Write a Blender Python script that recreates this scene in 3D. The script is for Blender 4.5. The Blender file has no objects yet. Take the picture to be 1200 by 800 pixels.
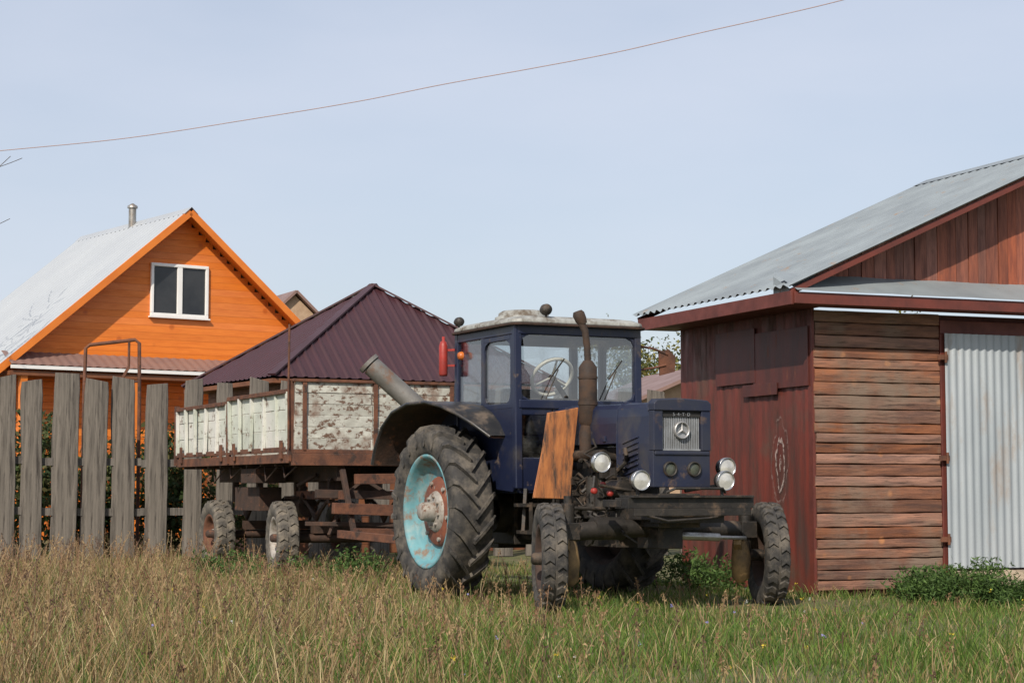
import bpy, math, random
import numpy as np
from mathutils import Vector, Matrix
random.seed(7); np.random.seed(7)
S=bpy.context.scene
COL=S.collection
rad=math.radians
# ---------------------------------------------------------------- materials
def nd(t,k,**kw):
    n=t.nodes.new(k)
    for a,b in kw.items(): setattr(n,a,b)
    return n
def mixc(t,f,a,b,mode='MIX'):
    m=nd(t,'ShaderNodeMix',data_type='RGBA',blend_type=mode)
    for i,v in ((0,f),(6,a),(7,b)):
        if hasattr(v,'links'): t.links.new(v,m.inputs[i])
        elif isinstance(v,(int,float)): m.inputs[i].default_value=v
        else: m.inputs[i].default_value=(*v,1)
    return m.outputs[2]
def mrange(t,v,a,b,c=0.0,d=1.0):
    m=nd(t,'ShaderNodeMapRange'); t.links.new(v,m.inputs[0])
    for i,x in enumerate((a,b,c,d)): m.inputs[i+1].default_value=x
    return m.outputs[0]
def noise(t,vec,sc,det=8,ro=.62):
    n=nd(t,'ShaderNodeTexNoise'); n.inputs['Scale'].default_value=sc; n.inputs['Detail'].default_value=det
    n.inputs['Roughness'].default_value=ro; t.links.new(vec,n.inputs['Vector']); return n.outputs['Fac']
def math_(t,op,a,b=None):
    m=nd(t,'ShaderNodeMath',operation=op)
    for i,v in enumerate((a,b)):
        if v is None: continue
        if hasattr(v,'links'): t.links.new(v,m.inputs[i])
        else: m.inputs[i].default_value=v
    return m.outputs[0]
def mat(name,c1,c2=None,sc=5,rough=.6,metal=0,bump=.2,c3=None,t3=.6,w3=.04,s3=4,stretch=(1,1,1),island=0,knots=None,c4=None,t4=.62,s4=1.5,w4=.08,bsc=None):
    m=bpy.data.materials.new(name); m.use_nodes=True; t=m.node_tree
    p=t.nodes['Principled BSDF']
    tc=nd(t,'ShaderNodeTexCoord'); mp=nd(t,'ShaderNodeMapping'); mp.inputs['Scale'].default_value=stretch
    t.links.new(tc.outputs['Object'],mp.inputs[0]); vec=mp.outputs[0]
    if island:
        gi=nd(t,'ShaderNodeNewGeometry')
        ad=nd(t,'ShaderNodeVectorMath',operation='MULTIPLY_ADD')
        t.links.new(gi.outputs['Random Per Island'],ad.inputs[0]); ad.inputs[1].default_value=(9,7,5); t.links.new(vec,ad.inputs[2]); vec=ad.outputs[0]
    c2=c2 or tuple(x*.7 for x in c1)
    n1=noise(t,vec,sc)
    col=mixc(t,mrange(t,n1,.36,.64),c1,c2)
    if island:
        hs=nd(t,'ShaderNodeHueSaturation'); t.links.new(col,hs.inputs['Color'])
        t.links.new(mrange(t,gi.outputs['Random Per Island'],0,1,1-island,1+island),hs.inputs['Value']); col=hs.outputs[0]
        t.links.new(mrange(t,math_(t,'FRACT',math_(t,'MULTIPLY',gi.outputs['Random Per Island'],7.3)),0,1,1-island*.5,1+island*.25),hs.inputs['Saturation'])
    if knots:
        v=nd(t,'ShaderNodeTexVoronoi'); v.inputs['Scale'].default_value=knots[1]; t.links.new(tc.outputs['Object'],v.inputs['Vector'])
        col=mixc(t,mrange(t,v.outputs['Distance'],.06,.13,.85,0),col,knots[0])
    if c4: col=mixc(t,mrange(t,noise(t,tc.outputs['Object'],s4,6,.6),t4-w4,t4+w4),col,c4)
    r=rough
    if c3:
        f3=mrange(t,noise(t,vec,s3,12,.7),t3-w3,t3+w3)
        col=mixc(t,f3,col,c3)
        rr=mrange(t,f3,0,1,rough,.9); t.links.new(rr,p.inputs['Roughness'])
        if metal:
            t.links.new(mrange(t,f3,0,1,metal,0),p.inputs['Metallic'])
    else:
        t.links.new(mrange(t,n1,.3,.7,max(rough-.1,0.03),min(rough+.12,1)),p.inputs['Roughness'])
        p.inputs['Metallic'].default_value=metal
    t.links.new(col,p.inputs['Base Color'])
    if bump:
        b=nd(t,'ShaderNodeBump'); b.inputs['Strength'].default_value=bump; b.inputs['Distance'].default_value=.02
        t.links.new(noise(t,vec,bsc or sc*3,8,.7),b.inputs['Height']); t.links.new(b.outputs[0],p.inputs['Normal'])
    return m
def glassmat(name,tint=(.80,.84,.86),refl=.17,rough=.02):
    m=bpy.data.materials.new(name); m.use_nodes=True; t=m.node_tree; t.nodes.clear()
    o=nd(t,'ShaderNodeOutputMaterial'); tr=nd(t,'ShaderNodeBsdfTransparent'); tr.inputs[0].default_value=(*tint,1)
    gl=nd(t,'ShaderNodeBsdfGlossy'); gl.inputs['Roughness'].default_value=rough; gl.inputs[0].default_value=(1,1,1,1)
    df=nd(t,'ShaderNodeBsdfDiffuse'); df.inputs[0].default_value=(.25,.24,.22,1)
    tc=nd(t,'ShaderNodeTexCoord')
    mx=nd(t,'ShaderNodeMixShader'); mx.inputs[0].default_value=refl
    t.links.new(tr.outputs[0],mx.inputs[1]); t.links.new(gl.outputs[0],mx.inputs[2])
    m2=nd(t,'ShaderNodeMixShader'); t.links.new(mrange(t,noise(t,tc.outputs['Object'],4,8,.7),.48,.8,.0,.22),m2.inputs[0])
    t.links.new(mx.outputs[0],m2.inputs[1]); t.links.new(df.outputs[0],m2.inputs[2])
    t.links.new(m2.outputs[0],o.inputs[0]); return m
def attrmat(name,rough=.75,trans=.35):
    m=bpy.data.materials.new(name); m.use_nodes=True; t=m.node_tree
    p=t.nodes['Principled BSDF']; o=t.nodes['Material Output']
    a=nd(t,'ShaderNodeAttribute'); a.attribute_name='Col'
    t.links.new(a.outputs['Color'],p.inputs['Base Color']); p.inputs['Roughness'].default_value=rough
    tl=nd(t,'ShaderNodeBsdfTranslucent'); t.links.new(a.outputs['Color'],tl.inputs[0])
    mx=nd(t,'ShaderNodeMixShader'); mx.inputs[0].default_value=trans
    t.links.new(p.outputs[0],mx.inputs[1]); t.links.new(tl.outputs[0],mx.inputs[2]); t.links.new(mx.outputs[0],o.inputs[0])
    return m
def chalkmat(name):
    m=bpy.data.materials.new(name); m.use_nodes=True; t=m.node_tree
    p=t.nodes['Principled BSDF']; o=t.nodes['Material Output']; p.inputs['Base Color'].default_value=(.46,.38,.35,1); p.inputs['Roughness'].default_value=.9
    tc=nd(t,'ShaderNodeTexCoord'); mp=nd(t,'ShaderNodeMapping'); mp.inputs['Scale'].default_value=(0,5.2,2.0); t.links.new(tc.outputs['Object'],mp.inputs[0])
    nz=nd(t,'ShaderNodeTexNoise'); nz.inputs['Scale'].default_value=1.3; nz.inputs['Detail'].default_value=3; t.links.new(mp.outputs[0],nz.inputs['Vector'])
    ad=nd(t,'ShaderNodeVectorMath',operation='MULTIPLY_ADD'); t.links.new(nz.outputs['Color'],ad.inputs[0]); ad.inputs[1].default_value=(.0,.9,.9); t.links.new(mp.outputs[0],ad.inputs[2])
    sb=nd(t,'ShaderNodeVectorMath',operation='SUBTRACT'); t.links.new(ad.outputs[0],sb.inputs[0]); sb.inputs[1].default_value=(0,.45,.45)
    ln=nd(t,'ShaderNodeVectorMath',operation='LENGTH'); t.links.new(sb.outputs[0],ln.inputs[0]); d=ln.outputs['Value']
    band=mrange(t,math_(t,'SINE',math_(t,'MULTIPLY',d,17)),.55,.85)
    edge=mrange(t,d,.86,.72); tex=mrange(t,noise(t,tc.outputs['Object'],26,8,.7),.40,.56)
    f=math_(t,'MULTIPLY',math_(t,'MULTIPLY',band,edge),math_(t,'MULTIPLY',tex,.75))
    tr=nd(t,'ShaderNodeBsdfTransparent'); mx=nd(t,'ShaderNodeMixShader'); t.links.new(f,mx.inputs[0]); t.links.new(tr.outputs[0],mx.inputs[1]); t.links.new(p.outputs[0],mx.inputs[2]); t.links.new(mx.outputs[0],o.inputs[0])
    return m
RUST=(.13,.05,.025)
NAVY=mat('navy_paint',(.008,.0125,.036),(.012,.017,.043),3,.36,0,.05,c3=(.11,.08,.06),t3=.65,w3=.05,s3=7,c4=(.042,.040,.045),t4=.60,s4=2.5)
NAVYD=mat('navy_dirty',(.010,.015,.040),(.022,.025,.04),4,.5,0,.1,c3=(.09,.06,.045),t3=.62,w3=.06,s3=6)
BLK=mat('greasy_black',(.014,.013,.012),(.04,.034,.028),6,.55,.2,.3,c3=(.11,.075,.05),t3=.6,w3=.07,s3=5)
FEND=mat('fender_paint',(.016,.017,.02),(.03,.03,.03),4,.4,0,.1,c3=(.11,.085,.065),t3=.58,w3=.08,s3=5)
RUSTM=mat('rust',(.16,.065,.035),(.075,.035,.024),7,.85,.1,.4,c3=(.04,.025,.02),t3=.6,s3=5)
RUSTD=mat('dark_rust',(.07,.038,.026),(.035,.024,.02),7,.8,.1,.4,c3=(.17,.07,.035),t3=.62,s3=6)
TYRE=mat('tyre_rubber',(.018,.018,.019),(.045,.042,.038),9,.8,0,.3,c3=(.15,.13,.105),t3=.57,w3=.12,s3=5)
TYREO=mat('old_tyre_rubber',(.055,.051,.046),(.12,.108,.09),9,.85,0,.35,c3=(.22,.19,.15),t3=.58,w3=.1,s3=6)
TURQ=mat('turquoise_paint',(.12,.29,.33),(.09,.235,.275),5,.6,0,.12,c3=(.19,.135,.10),t3=.56,w3=.06,s3=8,c4=(.20,.29,.30),t4=.57,s4=6)
HUBR=mat('hub_red_rust',(.22,.07,.035),(.13,.045,.03),8,.7,0,.2,c3=(.3,.28,.25),t3=.62,s3=9)
HUBG=mat('hub_grey',(.38,.36,.33),(.22,.19,.16),12,.6,.2,.2,c3=RUST,t3=.6,s3=12)
ROOFW=mat('cab_roof_paint',(.38,.39,.37),(.22,.225,.21),5,.6,0,.25,c3=(.10,.08,.06),t3=.55,s3=7,w3=.08)
CHROME=mat('worn_chrome',(.6,.6,.6),(.45,.45,.45),5,.25,.9,.03)
DCHROME=mat('dull_chrome',(.42,.42,.42),(.3,.3,.3),9,.45,.6,.05)
LENS=mat('lamp_lens',(.62,.62,.58),(.45,.45,.43),14,.12,.3,.1)
LENSD=mat('dark_lens',(.11,.12,.10),(.06,.07,.05),14,.1,.1,.1)
GRIL=mat('grille_bars',(.33,.35,.37),(.22,.23,.24),9,.45,.3,.05)
CREAM=mat('cream_plastic',(.75,.72,.62),(.65,.6,.5),5,.4)
REDP=mat('red_paint',(.36,.03,.02),(.22,.025,.02),5,.45)
AMBER=mat('amber_lens',(.55,.16,.03),(.4,.1,.02),9,.3)
ORPL=mat('orange_board',(.42,.16,.05),(.24,.085,.03),5,.65,0,.25,c3=(.055,.035,.026),t3=.54,w3=.08,s3=3,stretch=(4,4,.8))
EXH=mat('burnt_steel',(.035,.026,.022),(.075,.045,.03),9,.8,.3,.3)
GLASS=glassmat('cab_glass')
TPAINT=mat('trailer_paint',(.50,.53,.47),(.40,.43,.38),4,.7,0,.3,c3=(.13,.08,.055),t3=.60,w3=.035,s3=8,island=.12,c4=(.55,.55,.52),t4=.52)
TPAINTR=mat('trailer_paint_rusty',(.47,.48,.43),(.34,.34,.30),6,.75,0,.35,c3=(.12,.068,.045),t3=.55,w3=.035,s3=10,stretch=(1,1,1.6),island=.16,c4=(.17,.10,.07),t4=.60,s4=2.2,w4=.06)
SHEDP=mat('shed_plank',(.27,.112,.058),(.12,.054,.036),2.2,.75,0,.5,stretch=(1,4,13),island=.42,knots=((.46,.20,.08),2.9),c3=(.05,.028,.022),t3=.61,w3=.06,s3=3,c4=(.19,.135,.10),t4=.56,s4=1.3)
SHEDV=mat('shed_gable_plank',(.27,.085,.046),(.14,.045,.030),3,.6,0,.3,stretch=(8,3,1),island=.28,knots=((.12,.045,.03),3.0))
SHEDT=mat('shed_red_trim',(.14,.032,.021),(.085,.022,.017),4,.55,0,.15)
SHEDM=mat('red_brown_metal',(.17,.034,.022),(.10,.026,.019),2.2,.5,.05,.08,stretch=(2.5,2.5,.5),c3=(.055,.026,.02),t3=.56,w3=.1,s3=2.5,c4=(.10,.05,.035),t4=.6,s4=2)
SHEDM2=mat('red_brown_metal_dark',(.10,.022,.016),(.06,.018,.015),2.2,.5,.05,.08,stretch=(2.5,2.5,.6),c3=(.19,.07,.04),t3=.64,w3=.05,s3=5)
GALV=mat('galvanised_sheet',(.37,.41,.44),(.29,.33,.36),1.6,.55,.25,.05,c3=(.26,.22,.19),t3=.60,w3=.08,s3=3,stretch=(1,1,.3))
GALVD=mat('galvanised_roof',(.27,.31,.33),(.20,.23,.25),1.4,.5,.2,.05,c3=(.22,.16,.12),t3=.64,w3=.05,s3=4,stretch=(1,1,1))
HOR=mat('orange_plank',(.72,.20,.024),(.62,.155,.017),2,.55,0,.12,stretch=(1,3,7),island=.06,knots=((.48,.11,.015),1.6))
HORT=mat('orange_trim',(.70,.20,.024),(.60,.16,.02),2,.5,0,.05)
SOFF=mat('soffit_brown',(.20,.075,.03),(.13,.05,.025),3,.6)
HROOF=mat('house_roof_sheet',(.47,.50,.52),(.40,.43,.46),.8,.45,.3,.03)
PENT=mat('brown_pent_sheet',(.24,.15,.125),(.19,.12,.105),2,.5,.1,.05)
WHITE=mat('white_pvc',(.78,.78,.77),(.72,.72,.71),2,.35,0,0)
PANE=mat('dark_pane',(.018,.02,.024),(.035,.037,.04),1.5,.06,0,0)
WINE=mat('wine_roof_sheet',(.056,.021,.026),(.046,.018,.022),1,.42,.1,.03)
BRICK=mat('tan_brick',(.42,.30,.20),(.34,.23,.15),5,.8)
PICK=mat('weathered_picket',(.155,.138,.12),(.085,.076,.066),2,.85,0,.7,stretch=(8,8,.5),island=.3,c3=(.035,.030,.026),t3=.575,s3=2.5,w3=.08)
WIRE=mat('wire',(.34,.24,.22),(.30,.21,.19),3,.6,0,0)
BARK=mat('bark',(.10,.08,.06),(.06,.05,.04),8,.9)
RAMP=mat('grey_ramp_plank',(.38,.31,.22),(.25,.19,.13),2,.85,0,.4,stretch=(9,1,3),island=.2)
CHALK=chalkmat('faded_chalk')
LEAF=attrmat('leaf'); GRASSM=attrmat('grass_blade',.7,.4); DARK=mat('dark_interior',(.012,.012,.012),(.02,.02,.02),3,.8)
STEEL=mat('hydraulic_steel',(.45,.45,.43),(.25,.22,.19),6,.35,.7,.1)
TUBEG=mat('grey_auger_steel',(.17,.165,.155),(.11,.105,.095),5,.6,.2,.2,c3=(.14,.085,.06),t3=.56,s3=6,w3=.06)
YEL=mat('yellow_brown_mud',(.30,.19,.08),(.10,.07,.04),7,.8,0,.3)
# ---------------------------------------------------------------- geometry helper
class G:
    def __init__(s): s.v=[];s.f=[];s.m=[];s.s=[]
    def add(s,vs,fs,mi=0,sm=False):
        o=len(s.v); s.v+= [tuple(v) for v in vs]
        for f in fs: s.f.append([i+o for i in f]); s.m.append(mi); s.s.append(sm)
    def box(s,x0,x1,y0,y1,z0,z1,mi=0,M=None):
        vs=[Vector(p) for p in ((x0,y0,z0),(x1,y0,z0),(x1,y1,z0),(x0,y1,z0),(x0,y0,z1),(x1,y0,z1),(x1,y1,z1),(x0,y1,z1))]
        if M: vs=[M@v for v in vs]
        s.add(vs,[(0,3,2,1),(4,5,6,7),(0,1,5,4),(1,2,6,5),(2,3,7,6),(3,0,4,7)],mi)
    def beam(s,p0,p1,w,h,mi=0,up=(0,0,1)):
        p0=Vector(p0);p1=Vector(p1);d=p1-p0;L=d.length;d.normalize();u=Vector(up)
        sd=d.cross(u)
        if sd.length<1e-3: sd=d.cross(Vector((1,0,0)))
        sd.normalize();u=sd.cross(d)
        vs=[]
        for q in (p0,p1):
            for a,b in ((-1,-1),(1,-1),(1,1),(-1,1)): vs.append(q+sd*a*w/2+u*b*h/2)
        s.add(vs,[(0,1,2,3),(7,6,5,4),(0,4,5,1),(1,5,6,2),(2,6,7,3),(3,7,4,0)],mi)
    def tube(s,pts,r,n=10,mi=0,caps=True):
        pts=[Vector(p) for p in pts]; k=len(pts)
        rs=r if isinstance(r,(list,tuple)) else [r]*k
        vs=[];ref=None
        for i,p in enumerate(pts):
            d=(pts[min(i+1,k-1)]-pts[max(i-1,0)]).normalized()
            if ref is None:
                ref=Vector((0,0,1)) if abs(d.z)<.9 else Vector((1,0,0))
            a=d.cross(ref)
            if a.length<1e-4: a=d.cross(Vector((0,1,0)))
            a.normalize(); b=a.cross(d); ref=b
            for j in range(n):
                t=2*math.pi*j/n; vs.append(p+(a*math.cos(t)+b*math.sin(t))*rs[i])
        fs=[]
        for i in range(k-1):
            for j in range(n):
                fs.append((i*n+j,i*n+(j+1)%n,(i+1)*n+(j+1)%n,(i+1)*n+j))
        s.add(vs,fs,mi,True)
        if caps:
            s.add(vs[:n],[tuple(range(n))],mi); s.add(vs[-n:],[tuple(range(n))],mi)
    def cyl(s,p0,p1,r,n=20,mi=0): s.tube([p0,p1],r,n,mi)
    def rev(s,prof,c=(0,0,0),n=40,mi=0,axis='y',closed=False,sm=True):
        vs=[];k=len(prof)
        for i in range(n):
            t=2*math.pi*i/n
            for r,a in prof:
                if axis=='y': vs.append((c[0]+r*math.cos(t),c[1]+a,c[2]+r*math.sin(t)))
                elif axis=='x': vs.append((c[0]+a,c[1]+r*math.cos(t),c[2]+r*math.sin(t)))
                else: vs.append((c[0]+r*math.cos(t),c[1]+r*math.sin(t),c[2]+a))
        fs=[]
        for i in range(n):
            for j in range(k if closed else k-1):
                a=i*k+j;b=i*k+(j+1)%k;c2=((i+1)%n)*k+(j+1)%k;d=((i+1)%n)*k+j
                fs.append((a,b,c2,d))
        s.add(vs,fs,mi,sm)
    def loft(s,secs,mi=0,sm=False,caps=True,closed=True):
        k=len(secs[0]);vs=[p for q in secs for p in q];fs=[]
        for i in range(len(secs)-1):
            for j in range(k if closed else k-1):
                fs.append((i*k+j,i*k+(j+1)%k,(i+1)*k+(j+1)%k,(i+1)*k+j))
        if caps:
            n=(len(secs)-1)*k; fs+=[tuple(range(k)),tuple(range(n,n+k))]
        s.add(vs,fs,mi,sm)
    def prismx(s,poly,x0,x1,mi=0):
        s.loft([[(x0,y,z) for y,z in poly],[(x1,y,z) for y,z in poly]],mi)
    def prismy(s,poly,y0,y1,mi=0):
        s.loft([[(x,y0,z) for x,z in poly],[(x,y1,z) for x,z in poly]],mi)
    def corr(s,A,B,T,rng,pitch=.15,amp=.015,mi=0,kind='sin',nv=2):
        A=Vector(A);B=Vector(B);T=Vector(T).normalized();U=B-A;L=U.length;N=U.cross(T).normalized()
        n=int(L/pitch*6);vs=[]
        for i in range(n+1):
            t=i/n;ph=(t*L/pitch)%1
            if kind=='sin': o=math.sin(ph*2*math.pi)*amp
            else: o=amp if ph<.24 else (-0.0)
            a,b=rng(t)
            for j in range(nv): vs.append(A+U*t+T*(a+(b-a)*j/(nv-1))+N*o)
        fs=[(i*nv+j,(i+1)*nv+j,(i+1)*nv+j+1,i*nv+j+1) for i in range(n) for j in range(nv-1)]
        s.add(vs,fs,mi,kind=='sin')
    def done(s,name,mats,parent=None,bevel=0,label=None,loc=None,rot=None):
        me=bpy.data.meshes.new(name); me.from_pydata(s.v,[],s.f)
        if not isinstance(mats,(list,tuple)): mats=[mats]
        for m in mats: me.materials.append(m)
        me.polygons.foreach_set('material_index',s.m); me.polygons.foreach_set('use_smooth',s.s)
        me.update()
        ob=bpy.data.objects.new(name,me); COL.objects.link(ob)
        if parent: ob.parent=parent
        if loc: ob.location=loc
        if rot: ob.rotation_euler=rot
        if bevel:
            b=ob.modifiers.new('bevel','BEVEL'); b.width=bevel; b.segments=2; b.limit_method='ANGLE'; b.angle_limit=rad(40)
        if label: ob['label']=label
        return ob
def root(name,label,cat,loc=(0,0,0),rz=0,group=None):
    e=bpy.data.objects.new(name,None); e.empty_display_size=.3; COL.objects.link(e)
    e.location=loc; e.rotation_euler=(0,0,rz); e['label']=label; e['category']=cat
    if group: e['group']=group
    return e
def tag(o,label=None,cat=None,group=None,kind=None):
    if label:o['label']=label
    if cat:o['category']=cat
    if group:o['group']=group
    if kind:o['kind']=kind
    return o
def npmesh(name,V,F4,C,mt):
    me=bpy.data.meshes.new(name); me.vertices.add(len(V)); me.vertices.foreach_set('co',V.astype(np.float32).ravel())
    loops=np.concatenate([f.ravel() for f in F4]); tot=np.concatenate([np.full(len(f),f.shape[1]) for f in F4])
    st=np.concatenate([[0],np.cumsum(tot)[:-1]])
    me.loops.add(len(loops)); me.loops.foreach_set('vertex_index',loops.astype(np.int32))
    me.polygons.add(len(tot)); me.polygons.foreach_set('loop_start',st.astype(np.int32))
    me.update(calc_edges=True); me.validate()
    a=me.color_attributes.new('Col','FLOAT_COLOR','POINT')
    a.data.foreach_set('color',np.concatenate([C,np.ones((len(C),1))],1).astype(np.float32).ravel())
    me.materials.append(mt)
    ob=bpy.data.objects.new(name,me); COL.objects.link(ob); return ob
def leaves(name,P,size,cols,mt=LEAF,parent=None,narrow=.55):
    n=len(P); d=np.random.normal(size=(n,3)); d/=np.linalg.norm(d,axis=1)[:,None]
    e=np.random.normal(size=(n,3)); e-=d*(d*e).sum(1)[:,None]; e/=np.linalg.norm(e,axis=1)[:,None]
    s=(size*np.random.uniform(.6,1.3,n))[:,None]
    V=np.stack([P-d*s,P+e*s*narrow,P+d*s,P-e*s*narrow],1).reshape(-1,3)
    F=np.arange(4*n).reshape(n,4)
    cols=np.array(cols); C=cols[np.random.randint(len(cols),size=n)]*np.random.uniform(.65,1.3,(n,1))
    C=np.repeat(C,4,0)
    ob=npmesh(name,V,[F],C,mt)
    if parent: ob.parent=parent
    return ob
# ---------------------------------------------------------------- camera, light, world
cam=bpy.data.cameras.new('camera'); cam.lens=67.17; cam.sensor_width=36; cam.clip_end=3000
co=bpy.data.objects.new('camera',cam); COL.objects.link(co); co.location=(0,0,1); co.rotation_euler=(rad(90+4.47),0,0); S.camera=co
sd=Vector((-.30,-.95,0)).normalized(); el=rad(38)
sunv=Vector((sd.x*math.cos(el),sd.y*math.cos(el),math.sin(el)))
sl=bpy.data.lights.new('sun','SUN'); sl.energy=4.9; sl.angle=rad(.6); sl.color=(1,.90,.77)
so=bpy.data.objects.new('sun',sl); COL.objects.link(so); so.rotation_euler=(-sunv).to_track_quat('-Z','Y').to_euler(); so.location=(-10,-20,20)
w=bpy.data.worlds.new('World'); S.world=w; w.use_nodes=True; t=w.node_tree
bg=t.nodes['Background']; sky=nd(t,'ShaderNodeTexSky',sky_type='NISHITA'); sky.sun_disc=False
sky.sun_elevation=el; sky.sun_rotation=math.atan2(sd.x,sd.y)%(2*math.pi); sky.dust_density=1.5; sky.air_density=1.0
tc=nd(t,'ShaderNodeTexCoord'); mp=nd(t,'ShaderNodeMapping'); mp.inputs['Scale'].default_value=(1,1,3); t.links.new(tc.outputs['Generated'],mp.inputs[0])
cf=mrange(t,noise(t,mp.outputs[0],2.6,5,.5),.3,.75,.45,.78)
t.links.new(mixc(t,cf,sky.outputs[0],(6.7,7.05,8.1)),bg.inputs[0]); bg.inputs[1].default_value=.112
S.view_settings.view_transform='Standard'; S.view_settings.look='None'; S.view_settings.exposure=0
# ---------------------------------------------------------------- ground
g=G()
N=60
xs=list(np.linspace(-600,-20,8))+list(np.linspace(-18,18,N))+list(np.linspace(20,600,8))
ys=list(np.linspace(-60,3,4))+list(np.linspace(4,34,N))+list(np.linspace(40,900,10))
vs=[(x,y,(.02*math.sin(x*1.7+y*.6)+.015*math.sin(y*2.1-x)) if (abs(x)<19 and 3<y<35) else 0) for y in ys for x in xs]
W=len(xs); g.add(vs,[(j*W+i,j*W+i+1,(j+1)*W+i+1,(j+1)*W+i) for j in range(len(ys)-1) for i in range(W-1)],0,True)
GR=mat('ground_turf',(.085,.105,.028),(.13,.11,.048),1.2,.95,0,.6,c3=(.06,.05,.025),t3=.58,w3=.08,s3=5,bsc=30)
tag(g.done('ground',GR),'rough grassy village ground with dry turf',kind='structure')

# ---------------------------------------------------------------- wheel builder
def tyre_geo(R,rr,w,nl,kind):
    g=G(); d=R-rr; lug=.045 if kind=='ag' else .018
    T=R-lug
    half=[(rr,.38),(rr+.12*d,.45),(rr+.4*d,.5),(rr+.68*d,.49),(T-.08*d,.45),(T-.01*d,.36),(T,.15)]
    prof=[(r,-a*w) for r,a in half]+[(r,a*w) for r,a in reversed(half)]
    g.rev(prof,n=48,closed=True)
    def lugstrip(path,wa,h,taper=1):
        vs=[]
        for (a,y,rb,rt) in path:
            for da,r in ((-wa,rb),(-wa*.8,rt),(wa*.8,rt),(wa,rb)):
                vs.append((r*math.cos(a+da),y,r*math.sin(a+da)))
        n=len(path);fs=[(i*4+j,i*4+j+1,i*4+j+5,i*4+j+4) for i in range(n-1) for j in range(3)]
        fs+=[(0,1,2,3),(n*4-4,n*4-3,n*4-2,n*4-1)]
        g.add(vs,fs)
    for k in range(nl):
        for sgn in (-1,1):
            a0=2*math.pi*(k+(.5 if sgn>0 else 0))/nl
            if kind=='ag':
                st=2*math.pi/nl
                path=[(a0,-sgn*.02*w,T-.02,R),(a0+st*.45,sgn*.2*w,T-.02,R),(a0+st*.85,sgn*.4*w,T-.05,R-.01),(a0+st*.98,sgn*.5*w,T-.09,R-.05),(a0+st*1.02,sgn*.515*w,T-.16,T-.13)]
                lugstrip(path,.030*22/nl,0)
            else:
                st=2*math.pi/nl
                lugstrip([(a0,sgn*.06*w,T-.01,R),(a0+st*.25,sgn*.25*w,T-.01,R),(a0,sgn*.42*w,T-.03,R-.008),(a0,sgn*.49*w,T-.07,T-.03)],st*.3,0)
    return g
def disc_bolts(g,r,y,nb,rb,mi,out=-1):
    for i in range(nb):
        a=2*math.pi*i/nb; c=(r*math.cos(a),y,r*math.sin(a)); g.cyl((c[0],y,c[2]),(c[0],y+out*.03,c[2]),rb,8,mi)
def wheel(parent,loc,R,rr,w,nl,kind,tm,rimm,hubm,side,rz=0,name='wheel',rear=False,spin=0):
    o=side
    g=G()
    if rear:
        g.rev([(0,o*.22),(.07,o*.22),(.085,o*.2),(.09,o*.06)],n=24,mi=1)
        g.rev([(.09,o*.09),(.17,o*.09),(.20,o*.05),(.20,0)],n=24,mi=1)
        g.rev([(.17,o*.062),(.30,o*.055),(.325,o*.03),(.325,0)],n=40,mi=0)
        disc_bolts(g,.14,o*.085,8,.016,1,o); disc_bolts(g,.27,o*.05,6,.02,1,o)
    else:
        g.rev([(0,o*.15),(.035,o*.15),(.05,o*.13),(.055,o*.03),(.11,o*.02),(.11,0)],n=20,mi=0)
        disc_bolts(g,.085,o*.02,5,.012,1,o)
    h=g.done(name,hubm,parent,loc=loc,rot=(0,spin,rz))
    t_=tyre_geo(R,rr,w,nl,kind).done('tyre',tm,h)
    g=G()
    g.rev([(rr+.012,o*.39*w),(rr+.012,o*.42*w),(rr-.01,o*.42*w),(rr-.03,o*.36*w),(rr-.045,o*.2*w),(rr-.06,o*.12*w),(rr*.66,o*.03*w),(rr*.5,o*.02),(rr*.2,o*.02)],n=48)
    g.rev([(rr-.045,o*.15*w),(rr-.04,-o*.3*w),(rr+.012,-o*.40*w)],n=48)
    g.done('rim',rimm,h)
    return h
# ---------------------------------------------------------------- TRACTOR
al=rad(26)
T=root('tractor','dark navy blue farm tractor with turquoise rear wheels parked on grass','tractor',(.18,18.31,0),-(math.pi/2-al))
wheel(T,(0,-.93,.81),.81,.52,.40,22,'ag',TYRE,TURQ,[HUBR,HUBG],-1,0,rear=True,spin=.2)
wheel(T,(0,.93,.81),.81,.52,.40,22,'ag',TYRE,RUSTD,[HUBR,HUBG],1,0,rear=True)  # left rim simply coloured dark here in place of the turquoise
STR=rad(-20)
wheel(T,(2.4,-1.03,.45),.455,.27,.21,26,'blk',TYRE,RUSTD,[BLK,HUBG],-1,STR)
wheel(T,(2.4,1.09,.45),.455,.27,.21,26,'blk',TYRE,RUSTD,[YEL,BLK],1,STR)
def hoodsec(x,w,zb,zt):
    h=[(-w,zb),(-w-.008,(zb+zt)/2),(-w-.003,zt-.12),(-w+.008,zt-.05),(-w+.04,zt-.015),(-w+.12,zt)]
    p=h+[(-y,z) for y,z in reversed(h)]
    return [(x,y,z) for y,z in p]
g=G()
g.loft([hoodsec(.99,.255,1.40,1.765),hoodsec(1.6,.25,1.40,1.755),hoodsec(2.15,.25,1.40,1.745)])
g.loft([hoodsec(2.153,.252,1.06,1.746),hoodsec(2.715,.252,1.04,1.736)])
for i in range(7):
    for sy in (-1,1):
        z=1.15+i*.045
        g.beam((2.26,sy*.262,z-.02),(2.52,sy*.262,z+.03),.016,.016)
for x in (1.25,1.9): g.box(x,x+.05,-.262,-.25,1.42,1.47)
hood=g.done('hood',NAVY,T,bevel=.006)
g=G()
x0,x1=2.718,2.80
ww=.275
g.box(x0,x1,-ww,-.185,1.33,1.66); g.box(x0,x1,.185,ww,1.33,1.66)
top=[(-ww,1.66),(-ww,1.72),(-ww+.03,1.75),(0,1.763),(ww-.03,1.75),(ww,1.72),(ww,1.66)]
g.prismx(top,x0,x1+.01)
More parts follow.
